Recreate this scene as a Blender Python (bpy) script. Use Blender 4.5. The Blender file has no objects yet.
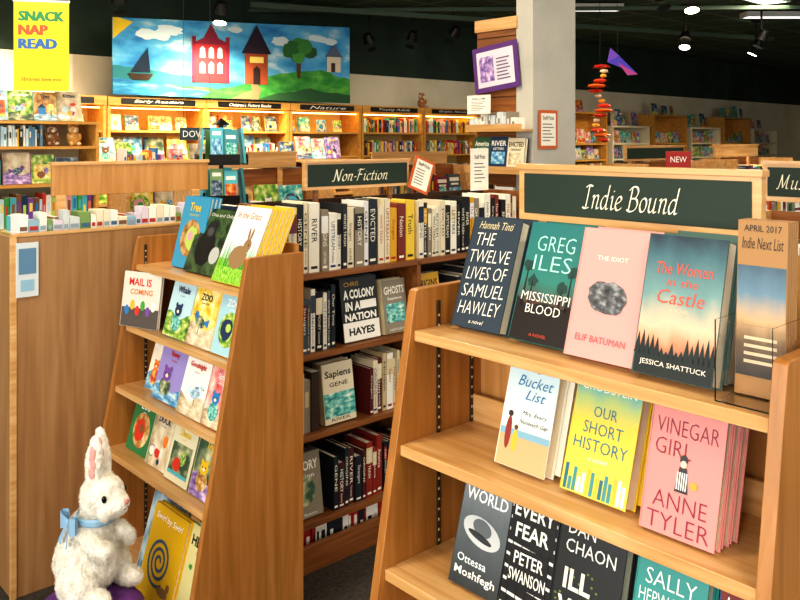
import bpy, math, random
from mathutils import Matrix, Vector, noise
SC=bpy.context.scene
try:
    SC.view_settings.view_transform='Standard'
    SC.view_settings.look='Medium High Contrast'
except Exception: pass
H=1.6
# ------------------------------------------------------------ materials
def C(hx):
    hx=hx.lstrip('#')
    r=[int(hx[i:i+2],16)/255 for i in (0,2,4)]
    return tuple([(c/12.92 if c<=.04045 else ((c+.055)/1.055)**2.4) for c in r]+[1])
_m={}
def P(hx,rough=.5,metal=0,emit=0,spec=.4):
    k=(hx,rough,metal,emit)
    if k in _m: return _m[k]
    m=bpy.data.materials.new('mat_'+hx.strip('#')); m.use_nodes=True
    b=m.node_tree.nodes['Principled BSDF']
    b.inputs['Base Color'].default_value=C(hx); b.inputs['Roughness'].default_value=rough
    b.inputs['Metallic'].default_value=metal
    b.inputs['Specular IOR Level'].default_value=spec
    if emit:
        b.inputs['Emission Color'].default_value=C(hx); b.inputs['Emission Strength'].default_value=emit
    _m[k]=m; return m
def noisemat(name,cols,scale=(1,1,1),nscale=5,detail=4,rough=.5,coord='Object',bump=0,dist=0.0,pos=None,const=False):
    m=bpy.data.materials.new(name); m.use_nodes=True; nt=m.node_tree; N=nt.nodes; Lk=nt.links
    b=N['Principled BSDF']; b.inputs['Roughness'].default_value=rough
    tc=N.new('ShaderNodeTexCoord'); mp=N.new('ShaderNodeMapping'); mp.inputs['Scale'].default_value=scale
    Lk.new(tc.outputs[coord],mp.inputs['Vector'])
    if pos: mp.inputs['Location'].default_value=pos
    no=N.new('ShaderNodeTexNoise'); no.inputs['Scale'].default_value=nscale; no.inputs['Detail'].default_value=detail
    no.inputs['Distortion'].default_value=dist
    Lk.new(mp.outputs[0],no.inputs['Vector'])
    cr=N.new('ShaderNodeValToRGB'); Lk.new(no.outputs['Fac'],cr.inputs['Fac'])
    e=cr.color_ramp.elements
    n=len(cols)
    e[0].position=.3; e[0].color=C(cols[0]); e[1].position=.7; e[1].color=C(cols[-1])
    for i in range(1,n-1):
        x=e.new(.3+.4*i/(n-1)); x.color=C(cols[i])
    if const: cr.color_ramp.interpolation='CONSTANT'
    Lk.new(cr.outputs[0],b.inputs['Base Color'])
    if bump:
        bp=N.new('ShaderNodeBump'); bp.inputs['Strength'].default_value=bump; bp.inputs['Distance'].default_value=.01
        Lk.new(no.outputs['Fac'],bp.inputs['Height']); Lk.new(bp.outputs[0],b.inputs['Normal'])
    return m
def gradmat(name,stops,pert=.08,nscale=4,rough=.4):
    m=bpy.data.materials.new(name); m.use_nodes=True; nt=m.node_tree; N=nt.nodes; Lk=nt.links
    b=N['Principled BSDF']; b.inputs['Roughness'].default_value=rough
    tc=N.new('ShaderNodeTexCoord'); sp=N.new('ShaderNodeSeparateXYZ'); Lk.new(tc.outputs['UV'],sp.inputs[0])
    no=N.new('ShaderNodeTexNoise'); no.inputs['Scale'].default_value=nscale; no.inputs['Detail'].default_value=6
    Lk.new(tc.outputs['UV'],no.inputs['Vector'])
    mu=N.new('ShaderNodeMath'); mu.operation='MULTIPLY_ADD'; mu.inputs[1].default_value=pert*2
    Lk.new(no.outputs['Fac'],mu.inputs[0]); Lk.new(sp.outputs['Y'],mu.inputs[2])
    su=N.new('ShaderNodeMath'); su.operation='SUBTRACT'; su.inputs[1].default_value=pert
    Lk.new(mu.outputs[0],su.inputs[0])
    cr=N.new('ShaderNodeValToRGB'); Lk.new(su.outputs[0],cr.inputs['Fac']); e=cr.color_ramp.elements
    e[0].position=stops[0][0]; e[0].color=C(stops[0][1]); e[1].position=stops[-1][0]; e[1].color=C(stops[-1][1])
    for p,c in stops[1:-1]:
        x=e.new(p); x.color=C(c)
    Lk.new(cr.outputs[0],b.inputs['Base Color'])
    return m
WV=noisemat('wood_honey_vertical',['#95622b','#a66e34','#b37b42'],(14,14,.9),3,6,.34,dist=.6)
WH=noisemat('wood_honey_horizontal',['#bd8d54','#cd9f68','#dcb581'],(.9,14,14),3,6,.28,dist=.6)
WB=noisemat('wood_maple_back',['#a57335','#b9844a','#c4925a'],(12,12,.8),3,6,.45,dist=.5)
WR=noisemat('wood_red_brown',['#6d3f1c','#865025','#996432'],(.9,12,12),3,6,.4,dist=.5)
WL=noisemat('wood_pale_oak',['#906741','#a0764c','#ab835a'],(11,11,.7),3,6,.45,dist=.5)
CARPET=noisemat('carpet_dark',['#2b2622','#3a342e','#4a4138'],(1,1,1),60,6,.95,bump=.4)
PAGE=P('#efe6d2',.8)
BLACK=P('#0d0d0e',.4); WHITE=P('#f4f2ec',.5)
SIGN=P('#1a2d23',.55); CREAMT=P('#efe9d2',.5)
# ------------------------------------------------------------ text geometry
_t={}
def tgeo(s,shear=0,bold=0):
    k=(s,shear,bold)
    if k in _t: return _t[k]
    cu=bpy.data.curves.new('t','FONT'); cu.body=s; cu.size=1; cu.shear=shear; cu.offset=bold; cu.resolution_u=2
    ob=bpy.data.objects.new('t',cu); SC.collection.objects.link(ob)
    bpy.context.view_layer.update(); dg=bpy.context.evaluated_depsgraph_get()
    me=bpy.data.meshes.new_from_object(ob.evaluated_get(dg))
    v=[(q.co.x,q.co.y) for q in me.vertices]; f=[tuple(p.vertices) for p in me.polygons]
    bpy.data.objects.remove(ob); bpy.data.curves.remove(cu); bpy.data.meshes.remove(me)
    if not v: v=[(0,0),(1,0),(1,1)]; f=[(0,1,2)]
    x0=min(a[0] for a in v);x1=max(a[0] for a in v);y0=min(a[1] for a in v);y1=max(a[1] for a in v)
    _t[k]=([(a-(x0+x1)/2,b-(y0+y1)/2) for a,b in v],f,x1-x0,y1-y0)
    return _t[k]
# broad-nib calligraphy alphabet for the painted shelf signs
GLY={'i':(.25,[[(0,.42),(.06,.5),(.08,.4),(.07,.1),(.1,.0),(.2,.06)],[(.09,.66),(.13,.7)]]),
'n':(.44,[[(0,.43),(.07,.5),(.08,.4),(.06,0)],[(.07,.3),(.15,.46),(.25,.5),(.29,.4),(.26,.1),(.3,0),(.38,.05)]]),
'u':(.45,[[(0,.43),(.06,.5),(.06,.35),(.05,.1),(.12,0),(.22,.08),(.28,.25)],[(.29,.5),(.27,.1),(.31,0),(.39,.05)]]),
'd':(.45,[[(.27,.46),(.15,.5),(.03,.33),(.02,.12),(.1,0),(.2,.08),(.28,.25)],[(.31,.9),(.29,.5),(.27,.1),(.31,0),(.39,.05)]]),
'e':(.36,[[(.04,.22),(.18,.3),(.25,.4),(.2,.5),(.1,.47),(.02,.3),(.02,.12),(.1,0),(.2,.01),(.3,.1)]]),
'o':(.36,[[(.14,.5),(.03,.38),(.01,.15),(.1,0),(.22,.05),(.28,.25),(.24,.44),(.14,.5)]]),
'B':(.52,[[(.08,.84),(.06,.4),(.04,.0)],[(-.05,.74),(.1,.88),(.28,.86),(.36,.7),(.28,.5),(.1,.45)],[(.1,.45),(.3,.45),(.4,.28),(.32,.06),(.12,-.02),(-.04,.05)]]),
'I':(.34,[[(.12,.84),(.1,.4),(.08,.04)],[(-.04,.78),(.1,.87),(.28,.83)],[(-.08,.03),(.06,-.02),(.22,.03)]]),
'N':(.62,[[(-.06,.03),(.03,0),(.06,.4),(.06,.84)],[(.02,.88),(.08,.82),(.2,.45),(.38,.0)],[(.38,0),(.4,.5),(.42,.84),(.52,.88)]]),
'F':(.46,[[(.1,.84),(.08,.4),(.03,-.02)],[(-.08,.72),(.06,.88),(.3,.83),(.42,.9)],[(.0,.44),(.15,.48),(.3,.45)]]),
'c':(.33,[[(.24,.42),(.15,.5),(.04,.38),(.01,.15),(.1,0),(.2,.02),(.28,.1)]]),
't':(.27,[[(.12,.72),(.08,.4),(.07,.1),(.12,0),(.22,.06)],[(-.02,.5),(.1,.48),(.22,.52)]]),
'M':(.68,[[(-.05,.02),(.02,0),(.07,.4),(.09,.84)],[(.09,.84),(.18,.4),(.26,.05)],[(.26,.05),(.36,.45),(.46,.84)],[(.46,.84),(.44,.4),(.46,.05),(.56,.04)]]),
's':(.30,[[(.22,.46),(.12,.5),(.04,.4),(.12,.28),(.2,.14),(.12,0),(.0,.04)]]),
'J':(.36,[[(.04,.8),(.2,.86),(.18,.4),(.12,0),(-.04,-.06)]]),'-':(.26,[[(.02,.27),(.18,.3)]]),' ':(.24,[])}
def calli(mb,t,cx,cz,w,h,y,mat,M=None,nib=.085,slant=.22):
    na=math.radians(42); nx,nz=nib*math.cos(na)/2,nib*math.sin(na)/2
    segs=[];x=0
    for ch in t:
        adv,st=GLY[ch]
        for s in st:
            pts=[Vector((p[0]+x+p[1]*slant,p[1])) for p in s]; q=[]
            for i in range(len(pts)-1):
                p0=pts[max(i-1,0)];p1=pts[i];p2=pts[i+1];p3=pts[min(i+2,len(pts)-1)]
                for k in range(5):
                    u=k/5; q.append(.5*((2*p1)+(p2-p0)*u+(2*p0-5*p1+4*p2-p3)*u*u+(3*p1-p0-3*p2+p3)*u**3))
            q.append(pts[-1]); segs.append(q)
        x+=adv
    ax=[p.x for q in segs for p in q]; az=[p.y for q in segs for p in q]
    x0,x1,z0,z1=min(ax)-nx,max(ax)+nx,min(az)-nz,max(az)+nz
    sx,sz=w/(x1-x0),h/(z1-z0); f=lambda a,b:(cx+(a-(x0+x1)/2)*sx,cz+(b-(z0+z1)/2)*sz)
    e=.014
    for si,q in enumerate(segs):
        yy=y-.00006*si
        for i in range(len(q)-1):
            a,b=q[i],q[i+1]; d=(b-a).normalized()*e; px,pz=-d.y,d.x
            P_=[(a.x-nx,a.y-nz),(a.x+nx,a.y+nz),(b.x+nx,b.y+nz),(b.x-nx,b.y-nz)]
            vs=[f(*p) for p in P_]; mb.add([(v[0],yy-.00001*(i%2),v[1]) for v in vs],[(0,1,2,3)],mat,M)
            vs=[f(a.x+px,a.y+pz),f(a.x-px,a.y-pz),f(b.x-px,b.y-pz),f(b.x+px,b.y+pz)]
            mb.add([(v[0],yy-.00003,v[1]) for v in vs],[(0,1,2,3)],mat,M)
# ------------------------------------------------------------ mesh builder
I4=Matrix.Identity(4)
class MB:
    def __init__(s): s.v=[];s.f=[];s.mi=[];s.uv=[];s.mats=[]
    def m(s,mat):
        if mat not in s.mats: s.mats.append(mat)
        return s.mats.index(mat)
    def add(s,vs,fs,mat,M=None,uvs=None):
        o=len(s.v); k=s.m(mat)
        if M is None: s.v+= [tuple(a) for a in vs]
        else: s.v+=[tuple(M@Vector(a)) for a in vs]
        for i,f in enumerate(fs):
            s.f.append(tuple(o+j for j in f)); s.mi.append(k)
            s.uv.append([uvs[j] for j in f] if uvs else None)
    def box(s,x0,x1,y0,y1,z0,z1,mat,M=None):
        vs=[(x0,y0,z0),(x1,y0,z0),(x1,y1,z0),(x0,y1,z0),(x0,y0,z1),(x1,y0,z1),(x1,y1,z1),(x0,y1,z1)]
        s.add(vs,[(0,3,2,1),(4,5,6,7),(0,1,5,4),(1,2,6,5),(2,3,7,6),(3,0,4,7)],mat,M)
    def poly(s,pts,y,mat,M=None,uv=False):
        xs=[p[0] for p in pts]; zs=[p[1] for p in pts]
        u=None
        if uv:
            a,b,c,d=min(xs),max(xs),min(zs),max(zs)
            u=[((p[0]-a)/(b-a),(p[1]-c)/(d-c)) for p in pts]
        s.add([(p[0],y,p[1]) for p in pts],[tuple(range(len(pts)))],mat,M,u)
    def rect(s,x0,x1,z0,z1,y,mat,M=None): s.poly([(x0,z0),(x1,z0),(x1,z1),(x0,z1)],y,mat,M,True)
    def disc(s,cx,cz,rx,rz,y,mat,M=None,n=18,rot=0,jit=0,seed=0):
        r=random.Random(seed); p=[]
        for i in range(n):
            a=2*math.pi*i/n; k=1+jit*(r.random()-.5)
            x=rx*k*math.cos(a); z=rz*k*math.sin(a)
            p.append((cx+x*math.cos(rot)-z*math.sin(rot),cz+x*math.sin(rot)+z*math.cos(rot)))
        s.poly(p,y,mat,M,True)
    def prism(s,pts,x0,x1,mat,M=None):
        n=len(pts)
        vs=[(x0,p[0],p[1]) for p in pts]+[(x1,p[0],p[1]) for p in pts]
        fs=[tuple(range(n))[::-1],tuple(range(n,2*n))]
        for i in range(n):
            j=(i+1)%n; fs.append((i,j,n+j,n+i))
        s.add(vs,fs,mat,M)
    def cyl(s,c,r0,r1,z0,z1,mat,M=None,n=16):
        vs=[];fs=[]
        for i in range(n):
            a=2*math.pi*i/n; vs.append((c[0]+r0*math.cos(a),c[1]+r0*math.sin(a),z0))
        for i in range(n):
            a=2*math.pi*i/n; vs.append((c[0]+r1*math.cos(a),c[1]+r1*math.sin(a),z1))
        for i in range(n):
            j=(i+1)%n; fs.append((i,j,n+j,n+i))
        fs.append(tuple(range(n))[::-1]); fs.append(tuple(range(n,2*n)))
        s.add(vs,fs,mat,M)
    def ell(s,c,r,mat,M=None,nu=16,nv=10,rot=None):
        vs=[];fs=[]
        Rm=rot if rot else Matrix.Identity(3)
        for j in range(nv+1):
            t=math.pi*j/nv
            for i in range(nu):
                a=2*math.pi*i/nu
                q=Rm@Vector((r[0]*math.sin(t)*math.cos(a),r[1]*math.sin(t)*math.sin(a),-r[2]*math.cos(t)))
                vs.append((c[0]+q.x,c[1]+q.y,c[2]+q.z))
        for j in range(nv):
            for i in range(nu):
                k=(i+1)%nu; fs.append((j*nu+i,j*nu+k,(j+1)*nu+k,(j+1)*nu+i))
        s.add(vs,fs,mat,M)
    def text(s,t,cx,cz,w,h,y,mat,M=None,shear=0,bold=0,rot90=False,asp=False,ang=0):
        v,f,bw,bh=tgeo(t,shear,bold)
        sx,sz=w/bw,h/max(bh,1e-4)
        if asp: sx=sz=min(sx,sz)
        out=[]
        ca,sa=math.cos(ang),math.sin(ang)
        for a,b in v:
            a*=sx;b*=sz
            if rot90: a,b=b,-a
            if ang: a,b=a*ca-b*sa,a*sa+b*ca
            out.append((cx+a,y,cz+b))
        s.add(out,f,mat,M)
    def obj(s,name,M=None,bevel=0,smooth=False,parent=None):
        me=bpy.data.meshes.new(name); me.from_pydata(s.v,[],s.f)
        for m in s.mats: me.materials.append(m)
        me.polygons.foreach_set('material_index',s.mi)
        uvl=me.uv_layers.new(name='UV'); k=0
        for i,p in enumerate(me.polygons):
            u=s.uv[i]
            if u:
                for j in range(len(u)): uvl.data[p.loop_start+j].uv=u[j]
        if smooth: me.polygons.foreach_set('use_smooth',[True]*len(me.polygons))
        me.update()
        ob=bpy.data.objects.new(name,me); SC.collection.objects.link(ob)
        if parent is not None: ob.parent=parent      # local coords shared with the parent
        elif M is not None: ob.matrix_world=M
        if bevel:
            b=ob.modifiers.new('bevel','BEVEL'); b.width=bevel; b.segments=2; b.limit_method='ANGLE'
        return ob
def T(x,y,z): return Matrix.Translation((x,y,z))
def RX(a): return Matrix.Rotation(math.radians(a),4,'X')
def RY(a): return Matrix.Rotation(math.radians(a),4,'Y')
def RZ(a): return Matrix.Rotation(math.radians(a),4,'Z')
AF,AB=-47.5,42.5
def FR(x,y,a): return T(x,y,0)@RZ(a)
# ------------------------------------------------------------ books
def book(mb,M,w,h,t,cov,spine=None,front=None):
    sp=spine or cov
    mb.box(0,w,0,.002,0,h,cov,M); mb.box(0,w,t-.002,t,0,h,cov,M)
    mb.box(-.0015,.0015,0,t,0,h,sp,M)
    mb.box(.002,w-.004,.002,t-.002,.003,h-.003,PAGE,M)
    if front: mb.rect(0.0005,w-.0005,0.0005,h-.0005,-.0005,front,M)
def lean(x,y,z,t,a,yaw=0,roll=0):
    return T(x,y,z+t*math.sin(math.radians(a))+.001)@RZ(yaw)@RX(-a)@RY(roll)
def stack(name,MU,x,y,z,w,h,t,a,n,cov,draw=None,front=None,spine=None,yaw=0,dx=.004,roll=0):
    mb=MB(); r=random.Random(int(x*1000+z*77))
    for k in range(n):
        M=lean(x+(k*dx),y+k*(t+.001)/math.cos(math.radians(a)),z,t,a,yaw,roll)
        book(mb,M,w,h if k==0 else h-.002*r.random(),t,cov,spine,front if k==0 else None)
        if k==0 and draw: draw(mb,M,w,h)
    return mb.obj(name,MU)
KP=['#2f7fc1','#e8b923','#d33a2c','#4aa24a','#7a4fa3','#f2efe4','#e97f2e','#57b8c9','#e8a2b4','#1f3a5c','#bcd46a','#f4dc6a','#c9e4ef','#8a5a34']
ADP=['#f2eee2','#e4d9bd','#20262e','#b12a20','#17375e','#d9a520','#2d5a3b','#7b1f1f','#e9e9e9','#c96a2b','#44505c','#0f0f12','#d8c9a2','#5b88a8','#f3cf45','#8b8271','#6b2440']
WORDS=['HISTORY','THE WAR','America','DARK MONEY','Truth','HOPE','Nation','EVICTED','The Return','GHOSTS','Sapiens','LETTERS','Hidden','RIVER','THE CITY','Strangers','UPSTREAM','GENE','Lincoln','WHITE TRASH','Our Time','ORIGINS']
KW=['Bunny','Bear','HELLO','Goodnight','ROBOT','The Moon','DUCK','Kitten','Spring','Egg Hunt','FROG','Llama','Tree','Whale','ZOO','Truck']
_pal=[['#1d4f7a','#3f8fbf','#a9d3e6','#f2f4ea'],['#2c5a2c','#5f9a3c','#b7cf5c','#f0edc2'],['#7a2a1c','#d2552c','#f0a33a','#f7e2a0'],['#3b2a5c','#7a5fa8','#c3a7d6','#f2e8f4'],
['#5a3a22','#a8743c','#dcb877','#f4e6c4'],['#0f4a52','#2a9a9a','#8ed2c4','#f0f4e4'],['#f4f0e2','#e9dcc0','#c9b692','#8a7a5c'],['#142030','#2c4668','#6a86a4','#d8d2be'],
['#c23a4a','#e88a8a','#f6cfc0','#fdf4e8'],['#d8a41c','#f0cc48','#f8e79a','#fffbe6'],['#24402c','#44604a','#96a07a','#dcd8b6'],['#dfe9ee','#b8d2df','#86aec4','#3f6a88']]
ART=[noisemat('cover_painting_%d'%i,p,(1,1,1),[3,5,2.5,4][i%4],6,.35,coord='UV',pos=(i*3.1,i*1.7,i)) for i,p in enumerate(_pal)]
def kidcover(mb,M,w,h,r,dy=.0006,words=True,bg=None):
    c=r.sample(KP,5); a1,a2,a3=r.sample(ART,3)
    mb.rect(.001,w-.001,.001,h-.001,-dy,bg or a1,M)
    st=r.randrange(6); k=P(c[3],.35); k2=P(c[4],.35)
    if st in (0,1,4):
        pts=[(0.001,.001),(w-.001,.001)]
        a=r.random()*6; hh=h*(.2+.2*r.random())
        for i in range(9):
            x=min(max(w*(1-i/8),.001),w-.001); pts.append((x,hh+h*.06*math.sin(a+i*.9)))
        mb.poly(pts,-2*dy,a2,M,True)
    cx=w*(.35+.3*r.random()); s_=r.choice((-1,1))
    if st==0:
        mb.disc(cx,h*.27,w*.2,h*.16,-3*dy,a3,M); mb.disc(cx,h*.48,w*.14,w*.12,-4*dy,k,M)
        for s in (-1,1): mb.disc(cx+s*w*.1,h*.48+w*.11,w*.045,w*.045,-4.2*dy,k,M,10); mb.disc(cx+s*w*.05,h*.49,w*.018,w*.02,-5*dy,BLACK,M,8)
        mb.disc(cx,h*.46,w*.05,w*.035,-4.6*dy,P('#f2e2c8'),M,10)
    elif st==1:
        mb.rect(w*.2,w*.5,h*.22,h*.45,-3*dy,k,M); mb.poly([(w*.16,h*.45),(w*.54,h*.45),(w*.35,h*.6)],-3.5*dy,k2,M)
        mb.rect(w*.72,w*.76,h*.2,h*.4,-3*dy,P('#5d3a1f'),M); mb.disc(w*.74,h*.48,w*.14,h*.12,-3.5*dy,a3,M,12,jit=.3)
    elif st==2:
        mb.disc(w*.5,h*.42,w*.36,w*.36,-2*dy,a2,M,22); mb.disc(w*.5+w*.05*s_,h*.42,w*.22,w*.24,-3*dy,k,M,14,jit=.25,seed=r.randrange(99)); mb.disc(w*.5,h*.45,w*.1,w*.09,-4*dy,k2,M,12)
    elif st==3:
        mb.rect(w*.1,w*.9,h*.12,h*.66,-2*dy,a2,M); mb.disc(w*.4,h*.3,w*.16,h*.12,-3*dy,k,M,14,jit=.3,seed=r.randrange(99)); mb.disc(w*.62,h*.44,w*.1,h*.12,-3*dy,a3,M,14,jit=.2); mb.rect(w*.1,w*.9,h*.12,h*.18,-3.4*dy,k2,M)
    elif st==4:
        mb.disc(cx,h*.42,w*.2,h*.1,-3*dy,a3,M,16,rot=.3*s_); mb.poly([(cx-s_*w*.12,h*.42),(cx-s_*w*.34,h*.5),(cx-s_*w*.32,h*.34)],-3*dy,k,M)
        mb.disc(cx+s_*w*.17,h*.52,w*.08,w*.08,-3.6*dy,k,M,12); mb.poly([(cx+s_*w*.24,h*.54),(cx+s_*w*.32,h*.51),(cx+s_*w*.24,h*.49)],-4*dy,P('#e97f2e'),M)
        mb.disc(cx+s_*w*.19,h*.53,w*.015,w*.015,-4.4*dy,BLACK,M,8); mb.rect(cx-w*.01,cx+w*.01,h*.2,h*.34,-2.8*dy,BLACK,M)
    else:
        for i in range(7): mb.disc(w*(.15+.7*r.random()),h*(.1+.55*r.random()),w*r.uniform(.06,.14),w*r.uniform(.05,.12),-(2+.3*i)*dy,P(r.choice(KP),.35),M,12,jit=.3,seed=i)
    if words:
        tc_=P(r.choice(['#ffffff','#1b1b1b','#c8281e','#f6d23a','#1f3a5c']),.4)
        mb.text(r.choice(KW),w*.5,h*.85,w*.8,h*.12,-5*dy,tc_,M,r.choice((0,.2)),.02,asp=True)
        mb.text(r.choice(WORDS),w*.5,h*.74,w*.4,h*.03,-5*dy,tc_,M,asp=True)
def adcover(mb,M,w,h,r,dy=.0008,words=True):
    c=r.sample(ADP,4); dark=sum(C(c[0])[:3])<.8
    mb.rect(.001,w-.001,.001,h-.001,-dy,P(c[0],.4),M)
    s=r.random(); k=P('#f4f0e4' if dark else '#16181c',.5); a1=r.choice(ART)
    if s<.4: mb.rect(.001,w-.001,h*.1,h*.5,-2*dy,a1,M)
    elif s<.7: mb.disc(w*.5,h*.42,w*.32,w*.34,-2*dy,a1,M)
    else: mb.rect(w*.12,w*.88,h*.2,h*.55,-2*dy,a1,M)
    if words:
        mb.text(r.choice(WORDS),w*.5,h*.8,w*.84,h*.15,-2*dy,k,M,0,.02)
        mb.text(r.choice(WORDS),w*.5,h*.64,w*.6,h*.07,-2*dy,k,M,0,.01)
        mb.text(r.choice(WORDS),w*.5,h*.06,w*.6,h*.045,-2.5*dy,k,M)
    else:
        mb.rect(w*.12,w*.88,h*.74,h*.88,-2*dy,k,M); mb.rect(w*.2,w*.8,h*.6,h*.67,-2*dy,k,M)
def spines(mb,M,x0,x1,z,y,r,pal,hm=(.19,.25),tm=(.014,.038),det=1,d=.14):
    x=x0
    while True:
        t=r.uniform(*tm); h=r.uniform(*hm)
        if x+t>x1: break
        yy=y+r.uniform(0,.012); c=r.choice(pal); cv=P(c,.42)
        if det>=2:
            mb.box(x,x+t,yy,yy+.003,z,z+h,cv,M); mb.box(x,x+.002,yy,yy+d,z,z+h,cv,M); mb.box(x+t-.002,x+t,yy,yy+d,z,z+h,cv,M)
            mb.box(x+.002,x+t-.002,yy+.003,yy+d-.003,z,z+h-.004,PAGE,M)
            dark=sum(C(c)[:3])<.9
            k=P('#f3eedd' if dark else r.choice(['#1a1a1c','#a3231b','#1c3f77','#1a1a1c']),.5)
            if r.random()<.35: mb.rect(x+.0005,x+t-.0005,z+h*.62,z+h*.9,yy-.0004,P(r.choice(pal),.4),M)
            mb.text(r.choice(WORDS),x+t/2,z+h*.6,h*.5,t*.5,yy-.0008,k,M,0,.0,rot90=True,asp=False if t<.03 else True)
            mb.rect(x+t*.2,x+t*.8,z+h*.05,z+h*.09,yy-.0008,k,M)
            if r.random()<.4: mb.text(r.choice(WORDS),x+t/2,z+h*.22,h*.2,t*.3,yy-.0008,k,M,rot90=True)
        else:
            mb.box(x,x+t,yy,yy+d,z,z+h,cv,M)
            mb.box(x+.002,x+t-.002,yy+.004,yy+d-.003,z+h,z+h+.0008,PAGE,M)
            k=P(r.choice(pal),.5)
            a=r.uniform(.3,.55)
            mb.rect(x+t*.25,x+t*.75,z+h*a,z+h*(a+.3),yy-.001,k,M)
        x+=t+r.choice([.0005,.001,.001,.004])
def faceouts(mb,M,x0,x1,z,y,r,kid=True,hm=(.2,.27),a=12,gap=.01,words=False,dy=.0015,n=2):
    x=x0
    if M is None: M=I4
    while True:
        h=r.uniform(*hm); w=h*r.uniform(.66,1.0) if kid else h*.66
        if x+w>x1: break
        t=.012 if kid else .025
        for k in range(n):
            Mb=M@lean(x+k*.003,y+k*(t+.001),z,t,a)
            book(mb,Mb,w,h,t,P(r.choice(KP if kid else ADP),.4))
            if k==0: (kidcover if kid else adcover)(mb,Mb,w,h,r,dy,words)
        x+=w+gap*r.random()
def header(mb,x0,x1,y,z0,z1,text,M=None,fr=.018,wood=None,shear=.35,tw=.6,th=.5,ts=.02):
    wd=wood or WH
    mb.box(x0,x1,y,y+ts,z0,z1,wd,M)
    mb.box(x0-.004,x1+.004,y-.006,y+ts+.004,z1-fr*.5,z1+.004,wd,M)
    mb.box(x0+fr,x1-fr,y-.003,y,z0+fr,z1-fr,SIGN,M)
    if text: mb.text(text,(x0+x1)/2,(z0+z1)/2,(x1-x0)*tw,(z1-z0)*th,y-.004,CREAMT,M,shear,.0)
# ------------------------------------------------------------ ROOM (frame FB)
FRM=FR(-3.684,6.49,AB)
def slab(name,x0,x1,y0,y1,z0,z1,mat):
    mb=MB(); mb.box(x0,x1,y0,y1,z0,z1,mat); return mb.obj(name,FRM)
XL,XR,YF,YB,ZC=-4.5,18,-11,.42,3.15
slab('floor',XL-.2,XR+.2,YF-.2,YB+.2,-.1,0,CARPET)
cm=bpy.data.materials.new('ceiling_dark_tiles'); cm.use_nodes=True
nt=cm.node_tree; b=nt.nodes['Principled BSDF']; b.inputs['Roughness'].default_value=.9
tc=nt.nodes.new('ShaderNodeTexCoord'); br=nt.nodes.new('ShaderNodeTexBrick'); br.offset=0
br.inputs['Scale'].default_value=1; br.inputs['Brick Width'].default_value=.61; br.inputs['Row Height'].default_value=.61
br.inputs['Mortar Size'].default_value=.02
br.inputs['Color1'].default_value=C('#2c4436'); br.inputs['Color2'].default_value=C('#365241'); br.inputs['Mortar'].default_value=C('#5d7866')
nt.links.new(tc.outputs['Object'],br.inputs['Vector']); nt.links.new(br.outputs['Color'],b.inputs['Base Color'])
slab('ceiling',XL-.2,XR+.2,YF-.2,YB+.2,ZC,ZC+.1,cm)
WALL=noisemat('wall_cream_paint',['#e4d9ba','#efe6cc','#f3ecd6'],(1,1,1),2,3,.8)
WALLD=noisemat('wall_dark_green_paint',['#22332a','#2a3d32','#324739'],(1,1,1),2,3,.8)
mb=MB(); mb.box(XL,XR,YB,YB+.15,0,2.4,WALL); mb.box(XL,XR,YB,YB+.15,2.4,ZC,WALLD); mb.obj('wall_back',FRM)
mb=MB(); mb.box(XR,XR+.15,YF,YB+.15,0,2.4,WALL); mb.box(XR,XR+.15,YF,YB+.15,2.4,ZC,WALLD); mb.obj('wall_right',FRM)
slab('wall_left',XL-.15,XL,YF,YB+.15,0,ZC,WALL)
slab('wall_front',XL-.15,XR+.15,YF-.15,YF,0,ZC,WALL)
slab('baseboard_back',XL,XR,YB-.015,YB,0,.12,BLACK)
GL=P('#dbe9f5',.1,0,1.0)
def window(name,M,w,z0,z1):
    mb=MB(); mb.rect(0,w,z0,z1,-.01,GL); F=P('#3a3f3c',.5)
    n=4
    for i in range(n+1): mb.box(w*i/n-.03,w*i/n+.03,-.06,-.001,z0,z1,F)
    for z in (z0,z1,(z0+z1)*.62): mb.box(-.03,w+.03,-.06,-.001,z-.03,z+.03,F)
    mb.obj(name,M)
window('window_1',FRM@T(XL,-10.2,0)@RZ(90),6.5,.5,2.8)
window('window_2',FRM@T(7,YF,0)@RZ(180),9,.5,2.8)
# ------------------------------------------------------------ A-frame bookcases
def aframe(M,L,hs,toph,back,yf,backtop,standard=True,sign=None,wv=WV):
    mb=MB(); zt=H-toph
    prof=[(yf(H),0),(back,0),(back,zt),(yf(toph)+.012,zt),(yf(toph)+.003,zt-.004),(yf(toph),zt-.016)]
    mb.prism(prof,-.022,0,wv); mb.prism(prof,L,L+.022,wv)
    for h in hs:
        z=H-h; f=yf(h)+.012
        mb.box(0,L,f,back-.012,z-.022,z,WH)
        mb.box(0,L,back-.04,back-.03,z,z+.06,WH)
    mb.box(0,L,back-.012,back-.002,0,H-backtop,WB)
    mb.box(0,L,yf(H)+.04,yf(H)+.055,0,.08,WH)
    S=P('#3a2a1a',.5)
    for sx in (0,L-.003):
        for yy in (.045,back-.05):
            mb.box(sx,sx+.003,yy,yy+.012,.1,zt-.03,S)
            z=.12
            while z<zt-.05:
                mb.box(sx-.0005,sx+.0038,yy+.003,yy+.009,z,z+.006,P('#c9b48a',.4)); z+=.022
    if sign: sign(mb)
    return mb.obj('display_bookcase',M,bevel=.0025)
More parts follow.
